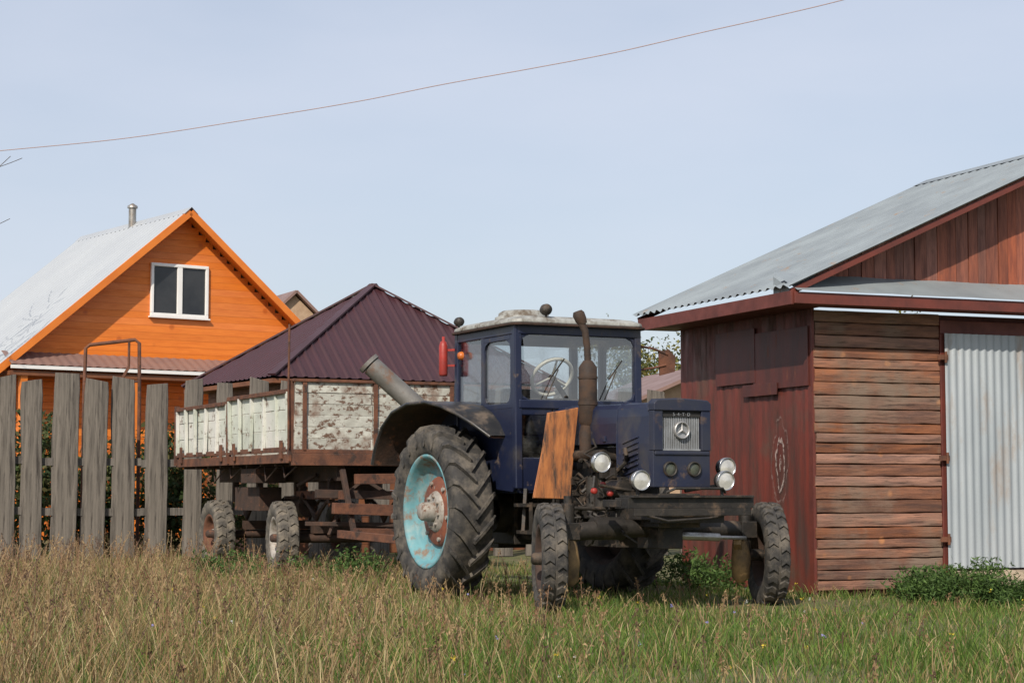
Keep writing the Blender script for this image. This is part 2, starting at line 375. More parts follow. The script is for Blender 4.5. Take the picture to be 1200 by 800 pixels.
g.box(x0,x1-.012,-ww,ww,1.03,1.33)
g.box(x0,x1+.002,-ww+.012,ww-.012,1.295,1.328)
mask=g.done('front_mask',NAVYD,T,bevel=.008)
g=G(); g.box(2.725,2.745,-.183,.183,1.332,1.658,1)
for i in range(21):
    y=-.172+i*.344/20; g.box(2.75,2.772,y-.0042,y+.0042,1.335,1.625,0)
g.box(2.748,2.785,-.183,.183,1.333,1.345); g.box(2.748,2.782,-.183,.183,1.61,1.656,1)
gr=g.done('grille',[GRIL,DARK],T)
g=G(); g.rev([(.058,-.01),(.060,.010),(.070,.012),(.074,.0),(.074,-.02)],c=(2.795,0,1.50),n=32,axis='x',mi=0)
g.rev([(.0,.002),(.060,.002)],c=(2.78,0,1.50),n=24,axis='x',mi=1)
for k in range(3):
    a=rad(90+120*k); tipv=(2.797,.064*math.cos(a),1.50+.064*math.sin(a)); a1=a+rad(60);a2=a-rad(60)
    b1=(2.797,.013*math.cos(a1),1.50+.013*math.sin(a1)); b2=(2.797,.013*math.cos(a2),1.50+.013*math.sin(a2)); c0=(2.806,0,1.50)
    g.add([tipv,b1,b2,c0],[(0,1,3),(0,3,2)],0)
g.done('emblem',[DCHROME,GRIL],gr)
def text(body,size,mt,parent,name,loc,rot,ext=.003):
    c=bpy.data.curves.new(name,'FONT'); c.body=body; c.size=size; c.extrude=ext; c.align_x='CENTER'; c.space_character=1.35
    o=bpy.data.objects.new('tmp',c); COL.objects.link(o); bpy.context.view_layer.update()
    me=bpy.data.meshes.new_from_object(o.evaluated_get(bpy.context.evaluated_depsgraph_get())); bpy.data.objects.remove(o)
    me.materials.clear(); me.materials.append(mt)
    ob=bpy.data.objects.new(name,me); COL.objects.link(ob); ob.parent=parent; ob.location=loc; ob.rotation_euler=rot; return ob
text('5·4·T·D',.040,GRIL,gr,'lettering',(2.788,0,1.618),(rad(90),0,rad(90)),.001)
for y in (-.115,.115):
    g=G(); g.rev([(0,.004),(.045,.006),(.05,.0)],c=(2.792,y,1.18),n=24,axis='x',mi=1)
    g.rev([(.048,.0),(.052,.022),(.062,.02),(.066,-.006)],c=(2.79,y,1.18),n=24,axis='x',mi=0)
    g.done('grille_lamp',[BLK,LENSD],T)
def headlight(x,y,z,r,stem):
    g=G()
    g.rev([(r*.93,.0),(r*1.0,.018),(r*1.06,.012),(r*1.05,-.02)],c=(x,y,z),n=28,axis='x',mi=1)
    g.rev([(r*1.03,-.02),(r*.9,-.07),(r*.5,-.115),(0,-.125)],c=(x,y,z),n=28,axis='x',mi=0)
    g.rev([(0,.014),(r*.5,.010),(r*.93,.0)],c=(x,y,z),n=28,axis='x',mi=2)
    g.tube(stem,.014,8,0)
    g.done('headlight',[BLK,CHROME,LENS],T)
headlight(2.98,-.50,1.085,.078,[(2.92,-.5,1.02),(2.93,-.5,.95)])
headlight(2.98,.30,1.085,.078,[(2.92,.3,1.02),(2.93,.3,.95)])
headlight(2.50,-.60,1.235,.080,[(2.43,-.6,1.18),(2.42,-.58,1.05),(2.42,-.25,1.0)])
headlight(2.50,.62,1.20,.080,[(2.43,.62,1.14),(2.42,.6,1.05),(2.42,.25,1.0)])
g=G()
g.box(2.80,3.02,-.64,.55,.86,.945); g.box(2.84,3.06,-.62,.53,.945,.965)
g.box(3.02,3.05,-.60,.50,.80,.86); g.beam((2.9,-.62,.9),(2.6,-.62,.9),.05,.06); g.beam((2.9,.5,.9),(2.5,.5,.9),.05,.06)
g.box(2.78,2.96,-.3,.3,.74,.86)
g.tube([(3.05,-.3,.99),(3.10,-.25,1.02),(3.10,.2,1.02),(3.05,.25,.99)],.012,8)
g.tube([(3.02,-.58,.83),(3.06,-.3,.76),(3.04,.1,.78),(3.02,.45,.84)],.012,6)
g.done('front_bumper',BLK,T,bevel=.008)
g=G()
for sy in (-1,1):
    g.box(1.1,2.8,sy*.235-.035,sy*.235+.035,.76,.90)
g.box(2.2,2.75,-.2,.2,.70,.98)
g.box(2.25,2.6,-.12,.12,.52,.72)
g.done('chassis_frame',BLK,T,bevel=.008)
g=G()
g.tube([(2.4,-.86,.66),(2.4,-.4,.69),(2.4,.4,.69),(2.4,.90,.66)],.075,16)
g.cyl((2.38,-.62,.69),(2.38,-.34,.69),.095,16)
for sy in (-1,1):
    yk=sy*.86
    g.tube([(2.4,yk,.36),(2.4,yk,.9)],.055,14); g.cyl((2.4,yk,.9),(2.4,yk,.96),.035,10)
    g.cyl((2.4,yk,.45),(2.4,sy*1.03,.45),.05,12)
    g.box(2.32,2.48,yk-.075,yk+.075,.60,.74)
    g.beam((2.4,yk,.88),(2.15,yk-.05*sy,.86),.04,.03)
g.tube([(2.15,-.82,.86),(2.12,0,.84),(2.15,.82,.86)],.018,8)
g.done('front_axle',BLK,T,bevel=.006)
g=G(); g.cyl((2.52,.02,.63),(2.52,.52,.61),.035,14,0); g.cyl((2.52,.5,.61),(2.5,.80,.60),.018,10,1)
g.done('steering_cylinder',[STEEL,STEEL],T)
for yk in (.80,-.86):
    g=G(); g.tube([(2.42,yk,.22),(2.42,yk,.26),(2.43,yk,.42),(2.42,yk,.55),(2.41,yk,.62)],[.03,.075,.085,.07,.05],14); g.beam((2.42,yk,.5),(2.5,yk-.08,.58),.06,.08)
    g.done('steering_knuckle',YEL,T)
g=G()
g.box(1.15,2.1,-.19,.19,.72,1.2); g.box(1.2,2.05,-.14,.14,1.2,1.38); g.box(1.3,2.0,-.16,.16,.52,.72)
for i in range(4): g.cyl((1.3+.22*i,-.14,1.28),(1.3+.22*i,-.30,1.31),.035,10)
g.tube([(1.25,-.30,1.31),(2.0,-.30,1.31)],.045,12)
g.cyl((1.95,-.3,.86),(1.95,-.3,1.12),.06,16); g.cyl((1.8,-.3,.86),(1.8,-.3,1.12),.06,16); g.cyl((2.16,-.33,1.02),(2.4,-.33,1.02),.075,18)
g.cyl((1.35,-.22,.92),(1.75,-.22,.92),.08,16); g.box(1.2,1.5,-.36,-.2,.66,.86); g.cyl((1.3,.3,.95),(1.65,.3,.95),.09,16)
for i in range(26):
    x=random.uniform(1.1,2.45);z=random.uniform(.72,1.3);pts=[]
    for k in range(5): pts.append((x,-.24-random.uniform(0,.16),z)); x+=random.uniform(-.16,.16);z+=random.uniform(-.12,.12)
    g.tube(pts,random.choice((.008,.012,.018)),6)
for i in range(16):
    x=random.uniform(1.1,2.4);z=random.uniform(.65,1.25);s_=random.uniform(.03,.07)
    g.box(x,x+s_*1.4,-.30-random.uniform(0,.08),-.2,z,z+s_)
g.done('engine',BLK,T,bevel=.006)
g=G()
g.box(.2,1.15,-.24,.24,.55,1.02); g.box(-.4,.2,-.28,.28,.5,1.1); g.cyl((0,-.86,.81),(0,.86,.81),.11,20)
g.cyl((.0,-.42,.81),(0,.42,.81),.2,24); g.box(-.75,-.4,-.15,.15,.45,.75); g.beam((-.4,-.35,.7),(-1.1,-.4,.5),.05,.06);g.beam((-.4,.35,.7),(-1.1,.4,.5),.05,.06)
g.beam((-.4,-.3,1.1),(-.9,-.36,1.15),.05,.05); g.beam((-.9,-.36,1.15),(-1.0,-.38,.5),.03,.03)
g.done('transmission',BLK,T,bevel=.01)
for (x,y,z) in ((2.36,-.52,1.05),(2.36,-.6,1.0),(2.36,-.45,.98)):
    g=G(); g.rev([(0,.01),(.02,.008),(.026,0),(.026,-.03)],c=(x+.03,y,z),n=14,axis='x')
    g.done('marker_light',REDP,T)
g=G()
pf=[(-.70,.94),(-.36,.93),(-.33,1.35),(-.29,1.73),(-.44,1.70),(-.57,1.68),(-.62,1.34)]
g.loft([[(1.42+.1*(y+.7)+.02*z,y,z) for y,z in pf],[(1.445+.1*(y+.7)+.02*z,y,z) for y,z in pf]])
g.done('side_guard_board',ORPL,T,bevel=.004,label='orange weathered board beside the engine')
g=G()
ex,ey=1.62,-.25
g.tube([(ex-.0,ey-.02,1.30),(ex,ey-.02,1.50),(ex,ey,1.62)],[.055,.06,.05],14)
g.tube([(ex,ey,1.56),(ex,ey,1.60),(ex,ey,2.08),(ex,ey,2.14)],[.05,.082,.082,.04],20)
g.tube([(ex,ey,2.12),(ex,ey-.005,2.25),(ex-.01,ey-.02,2.40),(ex-.03,ey-.05,2.48)],[.03,.03,.031,.034],14)
g.tube([(ex-.02,ey-.03,2.46),(ex-.03,ey-.05,2.50),(ex-.04,ey-.07,2.55),(ex-.04,ey-.08,2.575)],[.036,.052,.055,.04],14)
g.cyl((ex,ey,1.75),(ex,ey,1.78),.088,20); g.cyl((ex,ey,1.98),(ex,ey,2.0),.088,20)
g.done('exhaust_pipe',EXH,T)
# cab
cx0,cx1,cw=-.33,.98,.65
zc0,zc1=1.0,2.50
g=G()
def pil(x,y,z0,z1,dx=0,a=.035,b=.035): g.beam((x+dx,y,z0),(x,y,z1),a*2,b*2,up=(1,0,0))
for sy in (-1,1):
    pil(cx1-.03,sy*(cw-.03),1.02,zc1,.03); pil(cx0+.03,sy*(cw-.03),1.1,zc1); pil(.28,sy*(cw-.03),1.75,zc1,0,.028,.028)
    g.box(cx0,cx1,sy*(cw)-.035*(1+sy),sy*cw+.035*(1-sy),2.41,2.50)
    g.prismy([(cx0,1.1),(.25,1.3),(.25,1.79),(cx0,1.79)],sy*(cw-.035)-.015,sy*(cw-.035)+.015)
    g.box(cx1-.02,cx1+.01,sy*.46-.19,sy*.46-.16,1.05,1.78) if sy>0 else g.box(cx1-.02,cx1+.01,-.30,-.27,1.05,1.78)
    y0,y1=(.28,.62) if sy>0 else (-.62,-.28)
    g.box(cx1-.015,cx1+.012,y0,y1,1.0,1.30); g.box(cx1-.015,cx1+.012,y0,y1,1.68,1.80)
    for (yc,zc_,dy,dz) in ((sy*.59,2.41,-sy,-1),(sy*.59,1.82,-sy,1)):
        g.prismx([(yc,zc_),(yc+dy*.09,zc_),(yc+dy*.03,zc_+dz*.03),(yc,zc_+dz*.09)],cx1-.03,cx1-.005)
g.box(cx1-.02,cx1+.012,-.27,.27,1.0,1.80)
g.box(cx1-.05,cx1+.01,-cw+.03,cw-.03,2.41,2.50); g.box(cx0,cx0+.05,-cw+.03,cw-.03,2.41,2.50)
g.box(cx1-.03,cx1+.03,-cw+.03,cw-.03,1.74,1.82)
g.box(cx0,cx0+.03,-cw+.03,cw-.03,1.0,1.72)
g.box(cx0,cx1,-.6,.6,.98,1.02)
cab=g.done('cab',NAVY,T,bevel=.01)
for sy in (-1,1):
    g=G()
    y=sy*(cw-.02)
    g.prismy([(.27,1.30),(.60,1.02),(.93,1.00),(.94,1.74),(.27,1.74)],y-.018,y+.018)
    g.box(.29,.33,y-.02,y+.02,1.74,2.41); g.box(.88,.925,y-.02,y+.02,1.74,2.41); g.box(.33,.88,y-.02,y+.02,2.365,2.41); g.box(.33,.88,y-.02,y+.02,1.74,1.79)
    for (xc,zc_,dx_,dz) in ((.33,2.365,1,-1),(.88,2.365,-1,-1),(.33,1.79,1,1),(.88,1.79,-1,1)): g.prismy([(xc,zc_),(xc+dx_*.07,zc_),(xc+dx_*.02,zc_+dz*.02),(xc,zc_+dz*.07)],y-.018,y+.018)
    dr=g.done('door',NAVY,T,bevel=.006)
    g=G(); g.box(.33,.88,y-.004,y+.004,1.79,2.365); g.done('window',GLASS,dr)
    g=G(); g.tube([(.36,y+sy*.02,1.68),(.36,y+sy*.05,1.68),(.48,y+sy*.05,1.68),(.48,y+sy*.02,1.68)],.010,8); g.done('handle',CHROME,dr)
    g=G(); g.box(cx0+.06,.255,y-.004,y+.004,1.82,2.41); g.done('window',GLASS,T)
    y0,y1=(.30,.60) if sy>0 else (-.60,-.30)
    g=G(); g.box(cx1-.005,cx1+.001,y0,y1,1.30,1.68); g.done('lower_window',GLASS,T)
def pane_(x,y0,y1,z0,z1,nm):
    g=G(); g.add([(x,y0,z0),(x,y1,z0),(x,y1,z1),(x,y0,z1)],[(0,1,2,3)]); g.done(nm,GLASS,T)
pane_(cx1-.018,-.6,.6,1.82,2.41,'windshield'); pane_(cx0+.015,-.6,.6,1.72,2.41,'rear_window')
g=G()
def rsec(z,ov,r=.12):
    x0,x1,w_=cx0-ov,cx1+ov+.03,cw+ov; p=[]
    for (cx,cy,a0) in ((x1-r,w_-r,0),(x0+r,w_-r,90),(x0+r,-w_+r,180),(x1-r,-w_+r,270)):
        for k in range(5):
            a=rad(a0+k*22.5); p.append((cx+r*math.cos(a),cy+r*math.sin(a),z))
    return p
g.loft([rsec(2.500,.02),rsec(2.52,.035),rsec(2.545,.03),rsec(2.575,-.03),rsec(2.592,-.14,.1),rsec(2.597,-.3,.05)],0,False)
g.loft([rsec(2.497,.02),rsec(2.488,.05),rsec(2.508,.055),rsec(2.512,.03)],1,False,False)
rf=g.done('cab_roof',[ROOFW,RUSTD],T,bevel=.004)
g=G(); g.rev([(0,.085),(.2,.08),(.235,.06),(.24,.03),(.27,.02),(.27,-.01)],c=(.35,-.25,2.60),n=28,axis='z'); g.done('roof_hatch',ROOFW,rf)
def wlamp(c,r):
    g=G(); g.rev([(0,.05),(r*.8,.045),(r,.02),(r,-.02),(r*.6,-.07),(0,-.08)],c=c,n=20,axis='x'); g.cyl((c[0],c[1],c[2]-r),(c[0],c[1],c[2]-r-.06),.012,8)
    g.done('work_lamp',BLK,T)
wlamp((.99,-.34,2.64),.052); wlamp((-.30,-.62,2.62),.045)
g=G()
c=Vector((.68,-.12,2.05)); ax=Vector((-.80,0,.60)).normalized(); u=Vector((0,1,0)); v=ax.cross(u)
ring=[c+(u*math.cos(a)+v*math.sin(a))*.2 for a in np.linspace(0,2*math.pi,33)]
g.tube(ring,.018,8,0)
for k in range(3):
    a=k*2.094+.5; g.tube([c,c+(u*math.cos(a)+v*math.sin(a))*.2],.012,6,0)
g.tube([c,c-ax*.35],.025,10,1)
g.done('steering_wheel',[CREAM,BLK],T)
g=G(); g.box(-.15,.3,-.22,.22,1.35,1.47); g.box(-.2,-.1,-.24,.24,1.45,1.98); g.box(-.1,.2,-.1,.1,1.0,1.35)
g.done('seat',BLK,T,bevel=.03)
g=G(); g.box(.78,.94,-.5,.5,1.5,1.84); g.done('dashboard',BLK,T,bevel=.03)
for y in (-.35,.25):
    g=G(); g.tube([(1.01,y,1.83),(1.0,y+.13,2.1)],.006,6); g.beam((.985,y+.06,2.02),(.985,y+.2,2.2),.008,.012); g.done('wiper',BLK,T)
g=G(); g.rev([(0,.0),(.035,.0),(.043,.02),(.043,.29),(.03,.33),(.014,.34),(.014,.38),(0,.38)],c=(-.40,-.74,2.10),n=16,axis='z'); g.beam((-.41,-.72,2.2),(-.32,-.65,2.2),.03,.02); g.beam((-.41,-.72,2.35),(-.32,-.65,2.35),.03,.02)
g.done('fire_extinguisher',REDP,T)
g=G(); g.rev([(0,-.045),(.03,-.04),(.04,-.02),(.042,0)],c=(-.14,-.66,2.28),n=16,axis='y',mi=0); g.done('turn_lamp',AMBER,T)
g=G(); g.tube([(.9,.66,2.12),(.88,.85,2.15),(.88,.98,2.18)],.011,8); g.tube([(.9,.66,2.35),(.88,.85,2.33),(.88,1.0,2.28)],.011,8)
pm=[(.92,2.08),(1.08,2.12),(1.09,2.26),(1.02,2.33),(.91,2.31)]
g.loft([[(.88,a,b) for a,b in pm],[(.86,a,b) for a,b in pm]])
g.done('side_mirror',RUSTM,T)
for sy in (-1,1):
    g=G()
    pr=[(.78,1.50),(.66,1.62),(.50,1.72),(.30,1.79),(.05,1.835),(-.3,1.83),(-.62,1.76),(-.86,1.62),(-1.03,1.42),(-1.10,1.27)]
    pri=[(x*.975,z-.022) for x,z in pr]; n=len(pr)
    ym=sy*.60
    def yo(k): return sy*((.80,.92,1.02,1.08,1.12,1.16,1.18,1.19,1.19,1.19)[k])
    g.loft([[(x,yo(k),z) for k,(x,z) in enumerate(pr)],[(x,ym,z) for x,z in pr]],0,True,False,False)
    g.loft([[(x,yo(k),z) for k,(x,z) in enumerate(pri)],[(x,ym,z) for x,z in pri]],1,True,False,False)
    g.add([(x,yo(k),z) for k,(x,z) in enumerate(pr)]+[(x,yo(k),z) for k,(x,z) in enumerate(pri)],[(k,k+1,k+n+1,k+n) for k in range(n-1)],0)
    g.tube([(x,yo(k),z-.012) for k,(x,z) in enumerate(pr)],.017,8,0)
    g.done('fender',[FEND,RUSTD],T,label='black rear fender with rusty underside')
    g=G()
    g.prismy([(1.0,1.02),(1.0,1.40),(.78,1.49),(.64,1.60),(.48,1.70),(.30,1.77),(.05,1.81),(-.3,1.80),(-.62,1.73),(-.86,1.58),(-1.0,1.42),(-.9,1.2),(-.3,1.1),(.3,1.0),(.9,.98)],sy*.60-.008,sy*.60+.008)
    g.done('fender_skirt',NAVYD,T)
g=G(); g.box(.95,1.2,-.62,-.35,.62,.65); g.beam((1.05,-.6,.64),(1.0,-.55,1.02),.03,.03); g.box(.98,1.2,-.66,-.4,.86,.89); g.beam((1.2,-.6,.62),(1.2,-.6,.9),.025,.025)
g.done('step',BLK,T)

# ---------------------------------------------------------------- TRAILER
R_=root('farm_trailer','weathered pale green rusty farm trailer standing beside a plank fence','trailer',(-1.61,22.98,0),-(math.pi/2-al))
def sideboard(xa,xb,y,sy,z0=1.48,z1=2.26,sag=0):
    g=G(); n=3; h=(z1-z0)/n
    for i in range(n): g.box(xa+.01,xb-.01,y-.012,y+.012,z0+i*h+.004,z0+(i+1)*h-.004)
    k=max(2,int((xb-xa)/.42))
    for i in range(k+1):
        x=xa+.02+(xb-xa-.04)*i/k; g.box(x-.026,x+.026,y+sy*.012 if sy>0 else y-.055,y+.055 if sy>0 else y-.012,z0+.01,z1-.03)
    g.box(xa,xb,y-.02,y+sy*.06,z1-.05,z1,1) if sy>0 else g.box(xa,xb,y-.06,y+.02,z1-.05,z1,1)
    g.box(xa,xb,min(y,y+sy*.05),max(y,y+sy*.05)+.001,z0-.02,z0+.04,1)
    for x in (xa+.25,xb-.25): g.box(x-.04,x+.04,y+sy*.05-.012,y+sy*.05+.012,z0-.10,z0+.12,1)
    v=g.v
    g.v=[(x_,y_+.015*math.sin(x_*3+z_*2),z_-sag*math.sin(math.pi*(x_-xa)/(xb-xa))*(z_-z0)/.8) for x_,y_,z_ in v]
    return g.done('side_board',[TPAINT,RUSTM],R_,bevel=.004)
for sy in (-1,1):
    y=sy*1.08
    sideboard(-4.76,-2.44,y,sy,1.48,2.15,.02); sideboard(-2.36,-.06,y,sy,1.48,2.20,.02)
g=G()
for i in range(6):
    z=1.49+i*.134; j=random.uniform(-.012,.012)
    for a,b in ((-1.06,-.1+random.uniform(-.02,.02)),(-.09+random.uniform(0,.03),1.06)):
        j=random.uniform(-.008,.008); g.box(.0+j,.03+j,a,b,z,z+.129,0)
for y in (-.95,-.05,.95): g.box(.035,.06,y-.025,y+.025,1.46,2.29,1)
g.box(-.01,.07,-1.1,1.1,2.285,2.32,1); g.box(-.01,.06,-1.08,1.08,1.44,1.488,1)
g.done('front_board',[TPAINTR,RUSTM],R_,bevel=.004,label='front board with pale paint flaking to rust')
g=G()
for i in range(4): g.box(-4.80,-4.77,-1.06,1.06,1.49+i*.16,1.645+i*.16,0)
g.done('tail_board',TPAINTR,R_)
for x in (-4.79,-2.40,-.02):
    for y in (-1.10,1.10):
        g=G(); g.box(x-.03,x+.03,y-.03,y+.03,1.35,2.30 if x>-1 else 2.18); g.done('post',RUSTM,R_)
g=G(); g.tube([(.03,-1.14,1.5),(.02,-1.145,2.2),(.03,-1.145,2.6),(.02,-1.14,2.96)],.014,8); g.done('corner_rod',RUSTM,R_)
g=G()
g.box(-4.8,.02,-1.07,1.07,1.40,1.438,0)
g.box(-4.82,.05,-1.10,-1.04,1.33,1.438,0); g.box(-4.82,.05,1.04,1.10,1.33,1.438,0); g.box(.0,.08,-1.1,1.1,1.30,1.438,0)
for y in (-.45,.45): g.box(-4.7,-.05,y-.05,y+.05,1.12,1.33,1)
for i in range(9): g.box(-4.6+i*.55,-4.54+i*.55,-1.05,1.05,1.30,1.398,1)
for x in (-3.6,-.9):
    for y in (-.45,.45):
        for k in range(4):
            L=.5-.09*k; g.tube([(x-L,y,.82-.035*k+.10),(x,y,.62-.0*k+ .03*(3-k)),(x+L,y,.82-.035*k+.10)],.022,6,1)
        g.box(x-.55,x-.48,y-.04,y+.04,.85,1.15,1); g.box(x+.48,x+.55,y-.04,y+.04,.85,1.15,1)
    g.cyl((x,-.8,.42),(x,.8,.42),.055,12,1); g.box(x-.06,x+.06,-.5,.5,.48,.6,1)
g.cyl((-.9,0,1.0),(-.9,0,1.12),.4,24,1)
g.box(-1.5,.1,-.5,-.42,.90,1.0,0); g.box(-1.5,.1,.42,.5,.90,1.0,0)
g.beam((.15,-.35,1.14),(.17,1.0,1.16),.08,.12,0); g.beam((-.1,-.75,.97),(.1,.9,.93),.12,.10,1); g.beam((.35,-.7,.80),(.35,.9,.74),.10,.13,0)
g.beam((.55,-.5,.52),(.45,.9,.49),.10,.10,0); g.beam((.1,-.95,.62),(.3,.2,.60),.06,.05,1)
g.beam((.12,-.5,1.25),(.4,-.45,.48),.06,.05,1); g.beam((.1,.35,1.25),(.5,.5,.42),.07,.05,0); g.beam((-.2,-.2,1.2),(.2,.7,.6),.05,.04,1)
g.beam((.3,-.6,.50),(2.4,-.1,.42),.07,.09,0); g.beam((.3,.5,.50),(2.4,-.1,.42),.07,.09,0); g.tube([(2.4,-.1,.42),(2.6,-.12,.42)],.04,10)
g.box(-2.9,-1.9,-.85,-.55,.75,1.05,1); g.box(-2.2,-1.6,-1.0,-.6,1.1,1.28,1)
g.cyl((-2.4,-.3,.8),(-1.6,-.3,.8),.13,16,1)
for i in range(14):
    x=random.uniform(-1.6,.2); z=random.uniform(.5,1.15); y=random.uniform(-.8,.6); g.beam((x,y,z),(x+random.uniform(-.3,.3),y+random.uniform(-.3,.3),z+random.uniform(-.25,.2)),.04,.04,random.randint(0,1))
for i in range(5): g.tube([(-3.5+i*.7,-.95,1.3),(-3.3+i*.7,-1.0,1.12+.04*(i%3)),(-3.0+i*.7,-.95,1.3)],.012,6,1)
g.done('chassis',[RUSTM,RUSTD],R_,bevel=.005)
for x in (-.85,-3.5):
    for sy in (-1,1):
        wheel(R_,(x,sy*.9,.43),.45,.25,.27,22,'blk',TYREO,HUBG if x>-2 else RUSTM,[RUSTD,HUBG],sy,rad(-8) if x>-2 else 0)
# ---------------------------------------------------------------- auger tube
A=root('grain_auger','grey rusty steel auger tube leaning behind the tractor','auger',(.83,20.35,0))
g=G(); g.tube([(0,0,.05),(-1.86,0,1.91),(-2.33,0,2.33)],.108,22); g.cyl((-1.2,0,1.25),(-1.17,0,1.22),.13,22); g.cyl((-2.34,0,2.34),(-2.37,0,2.37),.125,22)
g.done('tube',TUBEG,A)
g=G(); g.tube([(-1.3,-.35,0),(-1.4,0,1.35),(-1.3,.35,0)],.025,8); g.done('stand',RUSTD,A)

# ---------------------------------------------------------------- SHED
H=root('wooden_shed','red brown plank shed with grey corrugated roof and metal door','shed',(2.91,18.5,0),rad(22))
rs=random.Random(4)
cuts=[.04]
while cuts[-1]<2.66: cuts.append(cuts[-1]+rs.uniform(.09,.14))
cuts[-1]=2.76
for (xa0,xb0) in ((.02,1.44),(3.32,6.78)):
    g=G()
    for i in range(len(cuts)-1):
        z=cuts[i]; hh=cuts[i+1]-z; o=rs.uniform(-.007,.006); xa=xa0-rs.uniform(0,.025); xb=xb0
        secs=[]
        ns=9
        for k in range(ns):
            x=xa+(xb-xa)*k/(ns-1); d1=rs.uniform(-.004,.004); d2=rs.uniform(-.003,.003)
            secs.append([(x,.05,z+.003),(x,-.026+o,z+.004+d1),(x,-.038+o+d2,z+.010+d1),(x,-.042+o,z+hh*.5),(x,-.039+o+d2,z+hh-.010+d1),(x,-.028+o,z+hh-.004+d1),(x,.05,z+hh-.004)])
        g.loft(secs,0)
    g.done('front_wall',SHEDP,H)
g=G(); g.box(0.0,6.8,.052,.08,.0,2.76); g.box(6.72,6.8,.081,2.719,0,2.76); g.box(0.03,6.8,2.72,2.78,0,2.76); g.box(.03,.06,.081,2.719,0,2.80); g.box(-.018,.012,-.03,.05,.02,2.78)
g.done('wall',SHEDT,H)
g=G(); g.box(1.445,1.50,-.05,.04,.12,2.56); g.box(1.445,3.32,-.054,.04,2.56,2.70); g.box(3.22,3.32,-.05,.04,.12,2.556); g.box(1.50,3.22,-.08,.04,.06,.2)
g.done('door_frame',SHEDT,H,bevel=.006)
g=G(); g.corr((1.475,-.085,.235),(3.26,-.085,.235),(0,0,1),lambda t:(0,2.33),.09,.010)
dr=g.done('door',GALV,H,label='light grey corrugated metal door')
for z in (.5,1.3,2.3):
    g=G(); g.box(1.38,1.50,-.105,-.095,z,z+.05); g.cyl((1.47,-.11,z-.03),(1.47,-.11,z+.08),.014,8); g.done('hinge',RUSTM,dr)
g=G()
for i,(ya,yb) in enumerate(((0.0,.98),(.96,1.9),(1.88,2.78))):
    x=-.004-.004*(i%2)
    g.corr((x,yb,.02),(x,ya,.02),(0,0,1),lambda t:(0,2.76),.98/6.0,.004,nv=2)
g.done('side_wall',SHEDM,H)
for bx in ((-.035,-.022,.02,1.10,2.02,2.60),(-.040,-.030,1.06,1.9,2.10,2.66),(-.05,-.04,.6,1.3,1.96,2.08)):
    g=G(); g.box(*bx); g.done('patch_sheet',SHEDM2,H,bevel=.002,label='darker patched metal sheet under the eave')
g=G(); g.add([(0,-.22,-.5),(0,.22,-.5),(0,.22,.5),(0,-.22,.5)],[(0,1,2,3)])
g.done('painted_mark',CHALK,H,loc=(-.020,.60,1.28))
ez,sl_=2.93,.447
rx=3.4
rl=math.hypot(3.9,3.9*sl_)
g=G()
g.corr((-.5,-.45,ez),(-.5,2.98,ez),(1,0,sl_),lambda t:(0.0,rl),.15,.016,nv=3)
g.corr((7.3,-.45,ez),(7.3,2.98,ez),(-1,0,sl_),lambda t:(0.0,rl),.15,.016,nv=3)
ro=g.done('roof',GALVD,H,label='grey corrugated metal roof')
g=G(); zr=ez+3.9*sl_
g.add([(rx-.2,-.47,zr-.071),(rx,-.47,zr+.018),(rx+.2,-.47,zr-.071),(rx-.2,3.0,zr-.071),(rx,3.0,zr+.018),(rx+.2,3.0,zr-.071)],[(0,1,4,3),(1,2,5,4)])
g.done('ridge_cap',GALVD,ro)
g=G()
for yy in (-.40,2.9):
    g.beam((-.46,yy,ez-.055),(rx,yy,zr-.065),.03,.06); g.beam((7.26,yy,ez-.055),(rx,yy,zr-.065),.03,.06)
g.box(-.47,-.44,-.42,2.9,2.755,2.885); g.box(-.44,7.2,-.44,-.41,2.765,2.875)
g.box(-.44,.0,-.40,2.88,2.765,2.785); g.box(0.001,7.2,-.405,-.06,2.775,2.795)
g.done('fascia',SHEDT,H,bevel=.004)
g=G()
g.corr((-.43,-.47,2.885),(7.2,-.47,2.885),(0,1,.47),lambda t:(0,.50),.9,.004,kind='trap')
g.add([(-.43,-.40,2.88),(-.43,-.02,3.06),(-.43,-.02,2.80),(-.43,-.40,2.80)],[(0,1,2,3)])
g.done('pent_roof',GALVD,H)
g=G(); x=-.1
while x<6.9:
    w_=random.uniform(.10,.15); o=random.uniform(0,.012)
    def zt(xx): return ez-.05+sl_*((xx+.5) if xx<rx else (7.3-xx))
    a,b=x+.003,x+w_-.003
    g.loft([[(a,-.03-o,2.98),(b,-.03-o,2.98),(b,-.03-o,zt(b)),(a,-.03-o,zt(a))],[(a,.0,2.98),(b,.0,2.98),(b,.0,zt(b)),(a,.0,zt(a))]])
    x+=w_
g.done('gable_wall',SHEDV,H)
g=G()
for i in range(10):
    x=1.52+i*.18; z0,z1=.215,.07
    yl=-1.75-random.uniform(0,.08)
    g.loft([[(x+.004,-.10,z0),(x+.172,-.10,z0),(x+.172,yl,z1),(x+.004,yl,z1)],[(x+.004,-.10,z0-.05),(x+.172,-.10,z0-.05),(x+.172,yl,z1-.05),(x+.004,yl,z1-.05)]])
g.done('ramp',RAMP,H)

